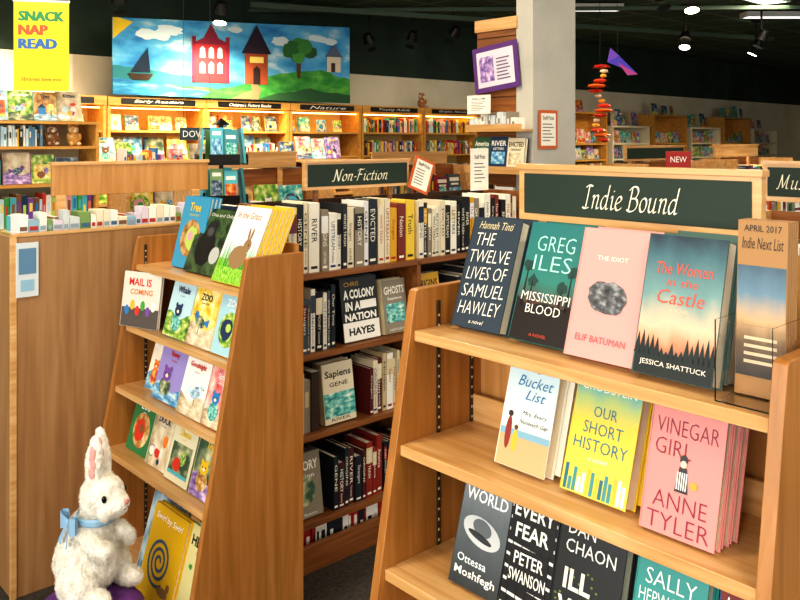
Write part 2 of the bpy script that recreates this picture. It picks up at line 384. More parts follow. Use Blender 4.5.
# right unit
MR=FR(.0445,1.735,AF)
yR=lambda h:-.018-.175*(h-.32)
def sR(mb):
    header(mb,.113,.638,.186,H-.172,H-.055,None,fr=.016)
    mb.box(.2,.23,.2,.215,H-.4,H-.1,WH); mb.box(.52,.55,.2,.215,H-.4,H-.1,WH)
RS=[.40,.63,.872]
ob=aframe(MR,.742,RS+[1.12,1.4],.315,.2,yR,.19,sign=sR)
mb=MB(); calli(mb,'Indie Bound',.385,H-.113,.215,.052,.1825,CREAMT); mb.obj('sign_lettering',parent=ob)
# left unit
ML=FR(-1.005,3.082,AF)
yL=lambda h:.034-.186*(h-.366)-.012
LS=[.47,.69,.91,1.13,1.5]
aframe(ML,.742,LS,.366,.236,yL,.34)
# ---- covers for right unit
def tx(c): return P(c,.5)
def d_twelve(mb,M,w,h):
    k=tx('#e9e6dc')
    mb.text('Hannah Tinti',w*.5,h*.93,w*.72,h*.07,-.0012,tx('#d7c9a0'),M,.4,.0)
    for i,(t,ww) in enumerate([('THE',.4),('TWELVE',.84),('LIVES OF',.84),('SAMUEL',.86),('HAWLEY',.86)]):
        mb.text(t,w*(.5 if i else .34),h*(.80-.155*i),w*ww,h*.115,-.0012,k,M,.2,-.012,ang=.04)
    mb.text('a novel',w*.5,h*.06,w*.3,h*.035,-.0012,k,M,.3)
def d_miss(mb,M,w,h):
    dk=tx('#1d1512')
    mb.poly([(.001,.001),(w-.001,.001),(w-.001,h*.34),(w*.8,h*.3),(w*.5,h*.33),(w*.2,h*.29),(.001,h*.36)],-.0009,dk,M)
    for x,hh in ((.1,.62),(.22,.5),(.87,.6),(.75,.47)):
        mb.poly([(w*x-.003,h*.28),(w*x+.003,h*.28),(w*x+.001,h*hh),(w*x-.001,h*hh)],-.0009,dk,M)
        mb.disc(w*x,h*hh,w*.09,h*.05,-.0009,P('#20413d',.5),M,12,jit=.5,seed=int(x*100))
    mb.text('GREG',w*.5,h*.82,w*.66,h*.13,-.0014,tx('#a9dcd2'),M,0,-.012)
    mb.text('ILES',w*.5,h*.655,w*.66,h*.13,-.0014,tx('#a9dcd2'),M,0,-.012)
    mb.text('MISSISSIPPI',w*.5,h*.37,w*.84,h*.075,-.0014,tx('#f4efe6'),M,0,-.005)
    mb.text('BLOOD',w*.5,h*.27,w*.6,h*.075,-.0014,tx('#f4efe6'),M,0,-.005)
    mb.text('A NOVEL',w*.5,h*.06,w*.3,h*.025,-.0014,tx('#c9503a'),M)
ROCK=noisemat('rock_print',['#1c1d20','#55575b','#a5a7a9'],(1,1,1),5,8,.6,coord='UV')
def d_pink(mb,M,w,h):
    mb.disc(w*.5,h*.47,w*.29,h*.125,-.0012,ROCK,M,22,jit=.16,seed=5,rot=-.12)
    mb.text('THE IDIOT',w*.5,h*.77,w*.46,h*.035,-.0012,tx('#f6ecdf'),M,0,.0)
    mb.text('ELIF BATUMAN',w*.5,h*.15,w*.74,h*.05,-.0012,tx('#b4545a'),M,0,.0)
def d_castle(mb,M,w,h):
    dk=tx('#15201f')
    r=random.Random(3)
    mb.rect(.001,w-.001,.001,h*.16,-.0009,dk,M)
    for i in range(16):
        x=w*(i+.5)/16; hh=h*(.16+.1*r.random()+.12*abs(i-7.5)/8)
        mb.poly([(x-w*.045,h*.14),(x+w*.045,h*.14),(x,hh)],-.001,dk,M)
    k=tx('#d9513a')
    mb.text('The Women',w*.5,h*.76,w*.72,h*.085,-.0014,k,M,.15,-.005)
    mb.text('in the',w*.5,h*.665,w*.4,h*.055,-.0014,k,M,.15,-.005)
    mb.text('Castle',w*.5,h*.56,w*.6,h*.1,-.0014,k,M,.15,-.005)
    mb.text('A NOVEL',w*.5,h*.47,w*.24,h*.02,-.0014,tx('#e8c9a4'),M)
    mb.text('JESSICA SHATTUCK',w*.5,h*.085,w*.84,h*.045,-.0014,tx('#f0e6da'),M,0,.0)
ZR=[H-h for h in RS]
stack('hardcover_book',MR,.045,.045,ZR[0],.128,.236,.03,20,2,P('#2c3946',.45),d_twelve,spine=P('#2b353f',.45),yaw=2,dx=.012)
stack('hardcover_book',MR,.205,.04,ZR[0],.136,.236,.034,20,2,P('#2c6e68',.4),d_miss,front=gradmat('cover_swamp',[(0,'#2a1a14'),(.3,'#4c2c20'),(.5,'#2f7a70'),(1,'#1f6f70')]),dx=.006)
stack('hardcover_book',MR,.347,.028,ZR[0],.139,.236,.032,17,2,P('#dd9c97',.45),d_pink,dx=.006)
stack('hardcover_book',MR,.494,.018,ZR[0],.140,.236,.036,15,3,P('#46645f',.4),d_castle,front=gradmat('cover_dawn',[(.1,'#2c3b38'),(.22,'#c9805a'),(.36,'#cdb79a'),(.58,'#6a9090'),(.85,'#3d6470'),(1,'#1c3040')],.14,3),dx=.005)
def d_bucket(mb,M,w,h):
    mb.rect(.001,w-.001,.001,h*.3,-.0009,tx('#c7a77a'),M)
    mb.rect(.001,w-.001,h*.28,h*.34,-.0011,tx('#7fa9bf'),M)
    mb.disc(w*.17,h*.3,w*.06,h*.15,-.0012,tx('#8a2f24'),M); mb.disc(w*.17,h*.47,w*.05,w*.05,-.0013,tx('#3a2a22'),M)
    mb.disc(w*.32,h*.24,w*.06,h*.1,-.0012,tx('#d9b13a'),M); mb.disc(w*.32,h*.36,w*.04,w*.04,-.0013,tx('#5a4434'),M)
    k=tx('#2e77a8')
    mb.text('She Forgotten',w*.55,h*.9,w*.66,h*.05,-.0014,tx('#26343e'),M,.4)
    mb.text('Bucket',w*.56,h*.79,w*.7,h*.1,-.0014,k,M,.35); mb.text('List',w*.6,h*.67,w*.4,h*.09,-.0014,k,M,.35)
    mb.text('Mrs. Every',w*.64,h*.5,w*.5,h*.05,-.0014,tx('#26343e'),M,.4)
    mb.text('Nonesuch Gap',w*.64,h*.42,w*.56,h*.05,-.0014,tx('#26343e'),M,.4)
def d_short(mb,M,w,h):
    k=tx('#1f6f86')
    mb.text('GRODSTEIN',w*.5,h*.9,w*.84,h*.06,-.0014,tx('#f7f2df'),M,0,.0)
    mb.text('OUR',w*.5,h*.70,w*.36,h*.09,-.0014,k,M,0,-.005); mb.text('SHORT',w*.5,h*.56,w*.6,h*.1,-.0014,k,M,0,-.005)
    mb.text('HISTORY',w*.5,h*.42,w*.82,h*.1,-.0014,k,M,0,-.005)
    r=random.Random(2)
    for i in range(14):
        x=w*(.06+.88*i/13); b=h*(.06+.12*r.random()); mb.rect(x-w*.025,x+w*.025,.003,b+h*.05,-.0013,tx(r.choice(['#2a6a7e','#f7f2df','#3f8b8f','#d3b53a'])),M)
    mb.text('a novel',w*.5,h*.31,w*.3,h*.04,-.0014,tx('#f7f2df'),M,.3)
def d_vin(mb,M,w,h):
    k=tx('#8e2440')
    mb.text('VINEGAR',w*.5,h*.86,w*.84,h*.13,-.0012,k,M,0,-.015); mb.text('GIRL',w*.34,h*.69,w*.5,h*.13,-.0012,k,M,0,-.015)
    mb.text('ANNE',w*.5,h*.27,w*.72,h*.13,-.0012,k,M,0,-.015); mb.text('TYLER',w*.5,h*.1,w*.84,h*.13,-.0012,k,M,0,-.015)
    dk=tx('#3b3436')
    mb.disc(w*.5,h*.62,w*.055,w*.06,-.0013,dk,M); mb.disc(w*.5,h*.585,w*.04,w*.045,-.0014,tx('#e9cdb8'),M)
    mb.poly([(w*.41,h*.36),(w*.59,h*.36),(w*.55,h*.56),(w*.45,h*.56)],-.0013,dk,M)
    for i in range(5): mb.rect(w*(.43+.03*i),w*(.445+.03*i),h*.38,h*.52,-.0015,WHITE,M)
    mb.disc(w*.66,h*.44,w*.05,w*.05,-.0014,tx('#c7a13c'),M)
z=ZR[1]
stack('hardcover_book',MR,.205,0,z,.118,.205,.03,16,2,P('#ece8dc',.45),d_bucket,front=gradmat('cover_haze',[(0,'#d8c49c'),(.5,'#dfe8e6'),(1,'#bcd8e4')]),dx=.012)
stack('hardcover_book',MR,.365,-.008,z,.132,.205,.034,18,2,P('#dcb82c',.45),d_short,front=gradmat('cover_yellow',[(0,'#e8cf4a'),(.6,'#e2c53a'),(.8,'#a7bf7a'),(.9,'#5fa9a8'),(1,'#2f83a0')]),dx=.008)
stack('paperback_book',MR,.532,-.022,z,.126,.192,.022,14,3,P('#d98c88',.45),d_vin,dx=.002)
def d_world(mb,M,w,h):
    mb.text('for Another',w*.5,h*.9,w*.7,h*.06,-.0012,tx('#f4f4f4'),M,0,.0); mb.text('WORLD',w*.5,h*.8,w*.86,h*.11,-.0012,tx('#ffffff'),M,0,.01)
    mb.disc(w*.5,h*.5,w*.4,h*.12,-.0012,tx('#bfc3c6'),M,24,rot=-.2); mb.disc(w*.5,h*.54,w*.2,h*.07,-.0014,tx('#5d646a'),M,20,rot=-.2); mb.disc(w*.48,h*.46,w*.26,h*.03,-.0014,tx('#2c3136'),M,20,rot=-.2)
    mb.text('Ottessa',w*.4,h*.24,w*.6,h*.07,-.0014,tx('#d9e6ea'),M,0,.01); mb.text('Moshfegh',w*.5,h*.12,w*.84,h*.09,-.0014,WHITE,M,0,.01)
def d_fear(mb,M,w,h):
    for i in range(9):
        mb.poly([(.002,h*(.06+.1*i)),(w-.002,h*(.02+.1*i)),(w-.002,h*(.045+.1*i)),(.002,h*(.085+.1*i))],-.0009,tx('#dadada'),M)
    for i in range(5): mb.rect(w*(.12+.19*i),w*(.14+.19*i),.002,h-.002,-.001,BLACK,M)
    mb.rect(w*.04,w*.96,h*.6,h*.95,-.0011,BLACK,M)
    mb.text('EVERY',w*.5,h*.86,w*.84,h*.12,-.0014,WHITE,M,0,.02); mb.text('FEAR',w*.5,h*.69,w*.7,h*.12,-.0014,WHITE,M,0,.02)
    mb.rect(w*.1,w*.9,h*.24,h*.56,-.0012,BLACK,M)
    mb.text('PETER',w*.5,h*.47,w*.62,h*.1,-.0014,WHITE,M,0,.01); mb.text('SWANSON',w*.5,h*.33,w*.76,h*.1,-.0014,WHITE,M,0,.01)
def d_chaon(mb,M,w,h):
    mb.text('DAN',w*.34,h*.89,w*.42,h*.1,-.0012,WHITE,M,0,.0); mb.text('CHAON',w*.5,h*.75,w*.76,h*.1,-.0012,WHITE,M,0,.0)
    mb.text('ILL',w*.36,h*.5,w*.42,h*.16,-.0012,tx('#e6e0d4'),M,0,.03); mb.text('WILL',w*.5,h*.28,w*.8,h*.16,-.0012,tx('#e6e0d4'),M,0,.03)
    r=random.Random(9)
    for i in range(26): mb.disc(w*r.random()*.9+w*.05,h*(.08+.55*r.random()),w*.02,w*.016,-.001,tx('#6a7d3a'),M,7)
def d_sally(mb,M,w,h):
    k=tx('#f0f6f4')
    mb.text('SALLY',w*.5,h*.85,w*.72,h*.12,-.0012,k,M,0,-.005); mb.text('HEPWORTH',w*.5,h*.7,w*.86,h*.1,-.0012,k,M,0,-.005)
    mb.disc(w*.5,h*.4,w*.2,w*.2,-.0012,tx('#e3563f'),M)
z=ZR[2]
stack('hardcover_book',MR,.125,-.045,z,.122,.213,.026,16,2,P('#33393f',.45),d_world,front=gradmat('cover_space',[(0,'#22272b'),(.6,'#5a6268'),(1,'#8b9398')]),dx=.006)
stack('hardcover_book',MR,.255,-.05,z,.108,.213,.026,14,2,P('#111214',.4),d_fear,dx=.004)
stack('hardcover_book',MR,.368,-.055,z,.132,.213,.03,15,2,P('#15171a',.4),d_chaon,dx=.006)
stack('hardcover_book',MR,.525,-.06,z,.12,.2,.026,15,2,P('#2f938e',.4),d_sally,dx=.004)
stack('hardcover_book',MR,.66,-.04,z,.078,.205,.03,12,1,P('#2b4a7d',.4),lambda m,M,w,h:adcover(m,M,w,h,random.Random(4)))
# acrylic brochure holder + booklets
AC=bpy.data.materials.new('clear_acrylic'); AC.use_nodes=True; b=AC.node_tree.nodes['Principled BSDF']
b.inputs['Transmission Weight'].default_value=1; b.inputs['Roughness'].default_value=.02; b.inputs['IOR'].default_value=1.15; b.inputs['Base Color'].default_value=(.99,.99,1,1)
MH=MR@T(.650,-.004,H-.4+.001); mb=MB()
mb.box(0,.088,0,.0015,0,.125,AC); mb.box(0,.0015,.0015,.11,0,.125,AC); mb.box(.0865,.088,.0015,.11,0,.125,AC); mb.box(.0015,.0865,.0015,.11,0,.002,AC); mb.box(0,.088,.11,.112,0,.2,AC)
mb.obj('acrylic_brochure_holder',MH)
mb=MB()
for k in range(5):
    Mb=T(.005,.055+.008*k,.004)@RX(-3)
    mb.box(0,.077,0,.006,0,.27,P('#a97f52',.6),Mb)
    if k==0:
        mb.rect(.001,.076,.03,.2,-.0006,gradmat('cover_booklet',[(0,'#2a2420'),(.3,'#6a5138'),(.5,'#c9a478'),(.75,'#5d7f95'),(1,'#39566a')]),Mb)
        mb.text('APRIL 2017',.039,.258,.058,.01,-.0012,BLACK,Mb)
        mb.text('Indie Next List',.039,.235,.064,.018,-.0006,tx('#3a2a1c'),Mb,.2)
        for i in range(4): mb.rect(.014,.064,.05+.012*i,.055+.012*i,-.0012,tx('#d8c6a4'),Mb)
mb.obj('booklet_stack',MH)
# ------------------------------------------------------------ left unit picture books
def pb(x,y,z,w,h,a,seed,n=2,bg=None,yaw=0,draw=None,t=.012,front=None,art=None):
    r=random.Random(seed)
    return stack('picture_book',ML,x,y,z,w,h,t,a,n,P(bg or r.choice(KP),.35),draw or (lambda m,M,w_,h_:kidcover(m,M,w_,h_,r,bg=(ART[art] if isinstance(art,int) else (P(art,.35) if art else None)))),yaw=yaw,front=front)
ZL=[H-h for h in LS]
JUNGLE=noisemat('cover_jungle',['#0c1814','#22382a','#4d6a3e','#0e1512'],(1,1,1),5,5,.35,coord='UV')
GRASS=noisemat('cover_grass',['#3f9a35','#8ecb3a','#c9e27a'],(8,1.5,1),4,4,.35,coord='UV')
def d_rabbit(mb,M,w,h):
    mb.rect(.001,w-.001,.001,h-.001,-.0006,tx('#e4eef2'),M); mb.rect(.001,w-.001,.001,h*.3,-.0009,GRASS,M)
    r=random.Random(4)
    for i in range(26):
        x=w*(.01+.95*i/26); mb.poly([(x,h*.2),(x+w*.035,h*.2),(x+w*(.02+.03*(r.random()-.5)),h*(.34+.3*r.random()))],-.001-.00002*(i%3),tx(r.choice(['#57a83a','#7cc23f','#3f8a30'])),M)
    k=tx('#9a7a54')
    mb.disc(w*.52,h*.34,w*.24,h*.15,-.0012,k,M); mb.disc(w*.68,h*.5,w*.11,h*.085,-.0013,k,M); mb.disc(w*.63,h*.64,w*.03,h*.09,-.0013,k,M,rot=.2); mb.disc(w*.71,h*.64,w*.03,h*.09,-.0013,k,M,rot=-.1); mb.disc(w*.71,h*.51,w*.015,w*.015,-.0015,BLACK,M)
    mb.text('In the Grass',w*.45,h*.88,w*.7,h*.09,-.0013,tx('#d9862e'),M,.2,.01)
def d_gorilla(mb,M,w,h):
    mb.disc(w*.4,h*.4,w*.25,h*.28,-.001,tx('#101314'),M,20,jit=.1); mb.disc(w*.42,h*.68,w*.14,h*.14,-.0012,tx('#1d2022'),M); mb.disc(w*.42,h*.64,w*.09,h*.07,-.0014,tx('#4a4a4a'),M)
    mb.disc(w*.72,h*.3,w*.13,h*.13,-.0012,tx('#b9bdb8'),M); mb.text('The One and Only',w*.5,h*.9,w*.84,h*.07,-.0014,tx('#eceee0'),M,0,.0)
pb(.13,.09,ZL[0],.19,.265,14,14,3,'#2f93c1',art='#3f9cc4'); pb(.26,.07,ZL[0],.24,.235,22,12,3,'#1c2a22',draw=d_gorilla,front=JUNGLE)
pb(.52,.035,ZL[0],.205,.265,24,13,6,'#e9c63a',draw=d_rabbit)
def d_mail(mb,M,w,h):
    mb.rect(.001,w-.001,.001,h-.001,-.0006,tx('#e0d8cd'),M); mb.rect(.001,w-.001,.001,h*.35,-.0009,tx('#57504c'),M)
    mb.text('MAIL IS',w*.45,h*.82,w*.6,h*.14,-.0012,tx('#d42a20'),M,0,.02); mb.text('COMING',w*.5,h*.64,w*.6,h*.1,-.0012,tx('#e07a2a'),M,0,.02)
    for i in range(6): mb.disc(w*(.15+.14*i),h*(.3+.1*(i%2)),w*.06,h*.09,-.0012+-.0001*i,P(KP[i],.4),M)
pb(.0,-.05,ZL[1],.19,.2,8,21,1,'#e9e2d8',draw=d_mail,yaw=18)
pb(.24,.0,ZL[1],.17,.195,16,22,2,'#8cc4dd',art='#bfe0ec'); pb(.40,0,ZL[1],.17,.19,16,23,2,'#f4efe0',art=9); pb(.575,0,ZL[1],.155,.195,16,29,3,'#f0d568',art='#a8d3e2')
pb(.1,.0,ZL[2],.13,.185,16,31,2,'#f4efe0',art='#f2e8d4'); pb(.22,-.03,ZL[2],.2,.19,16,32,2,'#7a6fb0',art='#9a8fd0'); pb(.42,-.04,ZL[2],.16,.19,16,35,2,'#f4f2ec',art='#f4f2ec'); pb(.585,-.04,ZL[2],.15,.185,16,34,3,'#d84a3a',art=8)
pb(.05,-.05,ZL[3],.17,.19,16,41,2,'#3a9a4e',art='#2f7a4a'); pb(.23,-.06,ZL[3],.15,.185,16,42,3,'#eee9da',art=6); pb(.39,-.07,ZL[3],.16,.185,16,43,2,'#8a8f3a',art='#e8e2c4'); pb(.56,-.07,ZL[3],.165,.19,16,44,2,'#c9d9d4',art=10)
def d_snail(mb,M,w,h):
    mb.rect(.001,w-.001,.001,h-.001,-.0006,tx('#e8b91c'),M)
    n=70; pts=[]
    for i in range(n):
        a=i*.26; rr=w*(.04+.30*i/n); pts.append((w*.45+rr*math.cos(a),h*.45+rr*math.sin(a)))
    for i in range(n-1):
        (x0,z0),(x1,z1)=pts[i],pts[i+1]; L=math.hypot(x1-x0,z1-z0); px,pz=-(z1-z0)/L*w*.024,(x1-x0)/L*w*.024
        mb.poly([(x0+px,z0+pz),(x0-px,z0-pz),(x1-px,z1-pz),(x1+px,z1+pz)],-.0012-.00001*(i%2),tx('#3d5f7d'),M)
    mb.disc(w*.72,h*.2,w*.16,h*.05,-.0014,tx('#8a6a4a'),M); mb.disc(w*.84,h*.27,w*.05,w*.06,-.0015,tx('#8a6a4a'),M)
    mb.text('Swirl by Swirl',w*.5,h*.88,w*.8,h*.09,-.0022,tx('#ffffff'),M,.2,.01)
def d_stripe(mb,M,w,h):
    mb.rect(.001,w-.001,.001,h-.001,-.0006,ART[11],M)
    for i in range(8): mb.disc(w*(.2+.6*((i*37)%10)/10),h*(.12+.09*i),w*.1,h*.05,-.0009,P(KP[(i*3)%9],.4),M)
    mb.text('OUTSIDE',w*.5,h*.88,w*.8,h*.1,-.0014,tx('#2f7fc1'),M,0,.02)
pb(.24,-.10,ZL[4],.22,.33,16,51,2,'#f3efe2',draw=d_stripe); pb(.36,-.155,ZL[4],.22,.29,16,52,2,'#efc01f',draw=d_snail); pb(.585,-.14,ZL[4],.155,.29,16,53,2,'#c9d98f',art='#e9e2a4')
# ------------------------------------------------------------ big case whose back faces us
MW=FR(-1.35,2.85,AB)
mb=MB(); zt=H-.34
mb.box(0,1.2,0,.018,0,zt,WL); mb.box(0,.02,.018,.3,0,zt,WL); mb.box(1.18,1.2,.018,.3,0,zt,WL)
mb.box(-.006,.016,-.006,.006,0,zt+.004,WH)
mb.box(.0,1.2,-.004,.022,zt,zt+.012,WH)
for z in (.1,.42,.74,1.05): mb.box(.02,1.18,.018,.3,z-.02,z,WH)
mb.box(.26,.30,.3,.315,zt-.3,zt+.12,WH); mb.box(.85,.89,.3,.315,zt-.3,zt+.12,WH)
mb.box(.25,.94,.315,.335,H-.225,H-.095,WB); mb.box(.245,.945,.31,.34,H-.102,H-.088,WH)
mb.obj('bookcase',MW,bevel=.002)
mb=MB(); r=random.Random(5)
x=.04
while x<.74:
    t=r.uniform(.018,.04); hh=1.052+r.uniform(.25,.29); d=r.uniform(.05,.1)
    mb.box(x,x+t,.05,.05+d,1.052,hh,P(r.choice(['#e9ecea','#dfe3e0','#8fb4cc','#c9d2d4','#f2f0e8','#e4dcc4','#7a9a5a','#d8cfe0']),.5))
    mb.rect(x+.003,x+t-.003,1.275,1.29,.0495,P(r.choice(['#b2332a','#8fa3b0','#4a6a8a','#7a5a4a']),.5)); x+=t+.002
mb.obj('row_of_binders',MW)
mb=MB()
for z in (.1,.42,.74): spines(mb,RZ(180)@T(-1.17,-.3,0),.0,1.14,z,.0,r,ADP,det=0)
spines(mb,RZ(180)@T(-1.17,-.3,0),.0,1.14,1.05,.0,r,KP+ADP,(.18,.27),det=1,d=.13)
mb.obj('shelved_books',MW)
mb=MB(); mb.box(.0,.075,-.004,0,1.05,1.24,P('#cfd8de',.4),T(.012,-.006,0)); mb.rect(.008,.067,1.13,1.22,-.0115,P('#5d84a5',.4),T(.012,0,0)); mb.rect(.015,.06,1.07,1.11,-.0115,P('#8fb7d0',.4),T(.012,0,0)); mb.obj('small_notice',MW)
# ------------------------------------------------------------ non fiction case
MN=FR(-.422,2.93,AB)
mb=MB(); NZ=[H-.494,H-.79,H-1.087,H-1.41]
mb.box(-.02,0,0,.26,0,H-.24,WR); mb.box(1.36,1.38,0,.26,0,H-.24,WR); mb.box(.67,.69,.0,.26,0,H-.5,WR); mb.box(0,1.36,.25,.262,0,H-.24,P('#3b2413',.6))
for z in NZ: mb.box(0,1.36,0,.25,z-.022,z,WR)
mb.box(0,1.36,.01,.03,0,.1,WR)
header(mb,.238,.80,.19,H-.2,H-.085,None,fr=.013)
mb.box(.3,.32,.21,.225,H-.5,H-.1,WR); mb.box(.7,.72,.21,.225,H-.5,H-.1,WR)
ob=mb.obj('bookcase',MN,bevel=.0015)
mb=MB(); calli(mb,'Non-Fiction',.52,H-.144,.30,.052,.1865,CREAMT,nib=.1); mb.obj('sign_lettering',parent=ob)
mb=MB(); r=random.Random(12)
LP=['#f2eee2','#efe6cc','#e9c63f','#e9e9e9','#20262e','#f2eee2','#d9a520','#e4d9bd','#f2eee2','#2a2420','#e8e0c4','#8b8271','#15171a','#15171a','#7a2a20']
DP=['#20262e','#5b1f1f','#d8c9a2','#8b8271','#0f0f12','#44505c','#e4d9bd','#2a2a30','#c9b48a','#f2eee2']
spines(mb,None,.01,.68,NZ[0],.02,r,LP,(.21,.265),(.018,.05),2); spines(mb,None,.7,1.35,NZ[0],.02,r,LP,(.2,.25),(.018,.04),2)
spines(mb,None,.10,.29,NZ[1],.02,r,DP,(.18,.24),(.014,.035),2); spines(mb,None,.93,1.35,NZ[1],.02,r,DP,(.19,.23),(.018,.035),1)
spines(mb,None,.0,.1,NZ[1],.02,r,DP,(.19,.23),(.018,.035),1)
spines(mb,None,.0,.2,NZ[2],.02,r,['#c9b48a','#3a2a20','#8b8271'],(.19,.23),(.018,.035),1); spines(mb,None,.43,.66,NZ[2],.02,r,DP,(.17,.23),(.015,.035),2)
spines(mb,None,.25,.66,NZ[3],.02,r,['#8a2a20','#d8c9a2','#20262e','#4b1f1f','#e4d9bd','#20262e'],(.17,.23),(.015,.035),2)
spines(mb,None,.7,1.35,NZ[2],.02,r,DP,det=1); spines(mb,None,.7,1.35,NZ[3],.02,r,DP,det=1)
spines(mb,None,.02,.66,.0+.002,.05,r,['#b12a20','#f2eee2','#20262e'],(.15,.16),det=1)
mb.obj('shelved_books',MN)
def d_col(mb,M,w,h):
    mb.rect(.001,w-.001,.001,h*.3,-.0008,WHITE,M); k=WHITE
    mb.text('CHRIS',w*.3,h*.9,w*.4,h*.07,-.001,tx('#c9a13a'),M)
    mb.text('A COLONY',w*.5,h*.74,w*.86,h*.15,-.001,WHITE,M,0,.04); mb.text('IN A',w*.3,h*.55,w*.4,h*.14,-.001,WHITE,M,0,.04); mb.text('NATION',w*.5,h*.38,w*.86,h*.12,-.001,WHITE,M,0,.04)
    mb.rect(w*.5,w*.95,h*.49,h*.62,-.001,WHITE,M); mb.text('HAYES',w*.5,h*.15,w*.7,h*.12,-.001,BLACK,M,0,.04)
stack('hardcover_book',MN,.31,.03,NZ[1],.185,.245,.03,8,2,P('#17181a',.4),d_col)
def adb(x,z,w,h,seed,bg,yaw=0):
    r=random.Random(seed); stack('hardcover_book',MN,x,.03,z,w,h,.03,8,2,P(bg,.4),lambda m,M,a,b:adcover(m,M,a,b,r))
adb(.52,NZ[1],.13,.215,61,'#d8c9a2'); adb(.70,NZ[1],.15,.22,62,'#8b8271')
adb(.22,NZ[2],.15,.225,69,'#d9c8a0'); adb(.05,NZ[3],.16,.235,64,'#20262e')
# flyers
def flyer(name,M,w,h,bc,seed=1,txt='Staff Picks'):
    mb=MB(); mb.box(0,w,0,.003,0,h,P(bc,.6)); mb.rect(w*.1,w*.9,h*.08,h*.92,-.0006,P('#f3eee2',.6))
    for i in range(6): mb.rect(w*.18,w*(.6+.2*((i*seed)%3)/2),h*(.2+.085*i),h*(.225+.085*i),-.0012,P('#6d6a66',.6))
    mb.text(txt,w*.5,h*.8,w*.6,h*.1,-.0012,BLACK,None,0,.01); return mb.obj(name,M)
flyer('framed_flyer',MN@T(.78,.175,H-.205)@RY(20),.125,.15,'#c9622c',3)
flyer('paper_flyer',MN@T(1.19,.18,H-.24),.125,.2,'#eeeae0',2)
# ------------------------------------------------------------ pillar
MP=FR(.4625,4.91,AF)
GP=noisemat('pillar_grey_paint',['#aeaca4','#b9b6ad','#c2bfb4'],(1,1,1),3,3,.7)
mb=MB(); mb.box(.3,.42,0,.40,0,ZC,GP); mb.obj('pillar',MP)
mb=MB(); mb.box(0,.3,0,.3,0,2.31,WR); mb.box(-.01,.31,-.012,.0,2.24,2.31,WH); mb.box(0,.3,-.01,0,0,.1,WH)
for i in range(6): mb.box(0,.3,-.006,0,2.2-.07*i,2.203-.07*i,BLACK)
for z in (1.12,1.42,1.66): mb.box(0,.42,-.10,-.001,z-.012,z,WH); mb.box(0,.42,-.103,-.10,z-.012,z+.03,WH)
mb.obj('pillar_bookshelf',MP)
mb=MB(); r=random.Random(17)
faceouts(mb,None,.02,.42,1.12,-.07,r,False,(.2,.24),8,words=True,n=1); faceouts(mb,None,.02,.42,1.42,-.07,r,False,(.16,.2),8,words=True,n=1)
spines(mb,None,.02,.4,1.66,-.09,r,['#f2eee2','#cfd6da','#8b8271'],(.06,.1),det=0,d=.08)
mb.obj('shelved_books',MP)
mb=MB(); mb.box(0,.34,-.006,0,0,.27,P('#5a2f7a',.5)); mb.rect(.03,.31,.03,.24,-.007,P('#d8d2de',.5)); mb.rect(.05,.16,.06,.21,-.008,ART[3])
for i in range(7): mb.rect(.18,.28-.01*(i%3),.06+.02*i,.068+.02*i,-.008,P('#6a5a78'))
mb.obj('purple_poster',MP@T(.01,-.02,1.87)@RY(-6))
flyer('paper_flyer',MP@T(.02,-.11,1.75),.18,.11,'#e6e2d8',1,'WELCOME')
flyer('framed_flyer',FR(.746,4.6,AB)@T(.04,-.012,1.55),.17,.22,'#c9622c',2)
# ------------------------------------------------------------ mid ground low bookcases
def lowcase(ox,oy,rot,L,zt,seed,text=None,kid=False,sign=True,wood=None,plain=False):
    M=FR(ox,oy,rot); wd=wood or WH; mb=MB(); r=random.Random(seed)
    mb.box(-.02,0,0,.3,0,zt-.05,wd); mb.box(L,L+.02,0,.3,0,zt-.05,wd); mb.box(0,L,.29,.3,0,zt-.05,WR)
    zs=[.1,.42,.74,zt-.35]
    for z in zs: mb.box(0,L,0,.29,z-.02,z,wd)
    mb.box(0,L,.02,.03,0,.08,wd)
    top=(not sign) and kid
    if top: mb.box(-.02,L+.02,-.01,.3,zt-.05,zt-.03,wd)
    if sign:
        if plain: mb.box(L*.12,L*.88,.24,.26,zt-.04,zt+.06,wd); mb.box(L*.11,L*.89,.235,.265,zt+.05,zt+.065,wd)
        else: header(mb,L*.12,L*.88,.24,zt-.04,zt+.06,text,fr=.014,wood=wd,tw=.35,th=.4)
        mb.box(L*.2,L*.2+.03,.262,.28,zt-.4,zt+.03,wd); mb.box(L*.75,L*.75+.03,.262,.28,zt-.4,zt+.03,wd)
    mb.obj('low_bookcase',M)
    mb=MB()
    for i,z in enumerate(zs):
        if kid: faceouts(mb,None,.01,L-.01,z,.05,r,True,(.2,.26),10,n=1)
        elif i%2: spines(mb,None,.01,L*.6,z,.03,r,ADP,det=1); faceouts(mb,None,L*.6+.01,L-.01,z,.05,r,False,(.2,.24),8,n=1)
        else: spines(mb,None,.01,L-.01,z,.03,r,ADP,det=1)
    if top:
        spines(mb,None,.0,L*.3,zt-.03,.08,r,KP,(.1,.16),(.01,.025),det=0,d=.1)
        faceouts(mb,None,L*.32,L,zt-.03,.08,r,True,(.13,.22),12,gap=.05,n=1,dy=.002,words=True)
    mb.obj('shelved_books',M)
lowcase(-1.76,5.33,AB,1.0,1.42,1,None,True,sign=False)
lowcase(-1.15,4.75,AB,.95,1.46,2,None,True,plain=True)
lowcase(-2.7,6.0,AB,1.0,1.45,3,None,True,sign=False)
lowcase(-.15,6.2,AB,1.1,1.44,4,None,False,plain=True)
lowcase(-1.3,7.1,AB,1.2,1.45,5,None,True,sign=False)
lowcase(.8,5.35,AB,.95,1.46,6,None,False,plain=True)
lowcase(1.55,5.1,AB,1.0,1.50,7,None,False)
lowcase(2.6,6.3,AB,1.0,1.50,8,None,False,plain=True)
lowcase(.90,2.24,AF+2,1.0,1.44,9,None,False,sign=False)
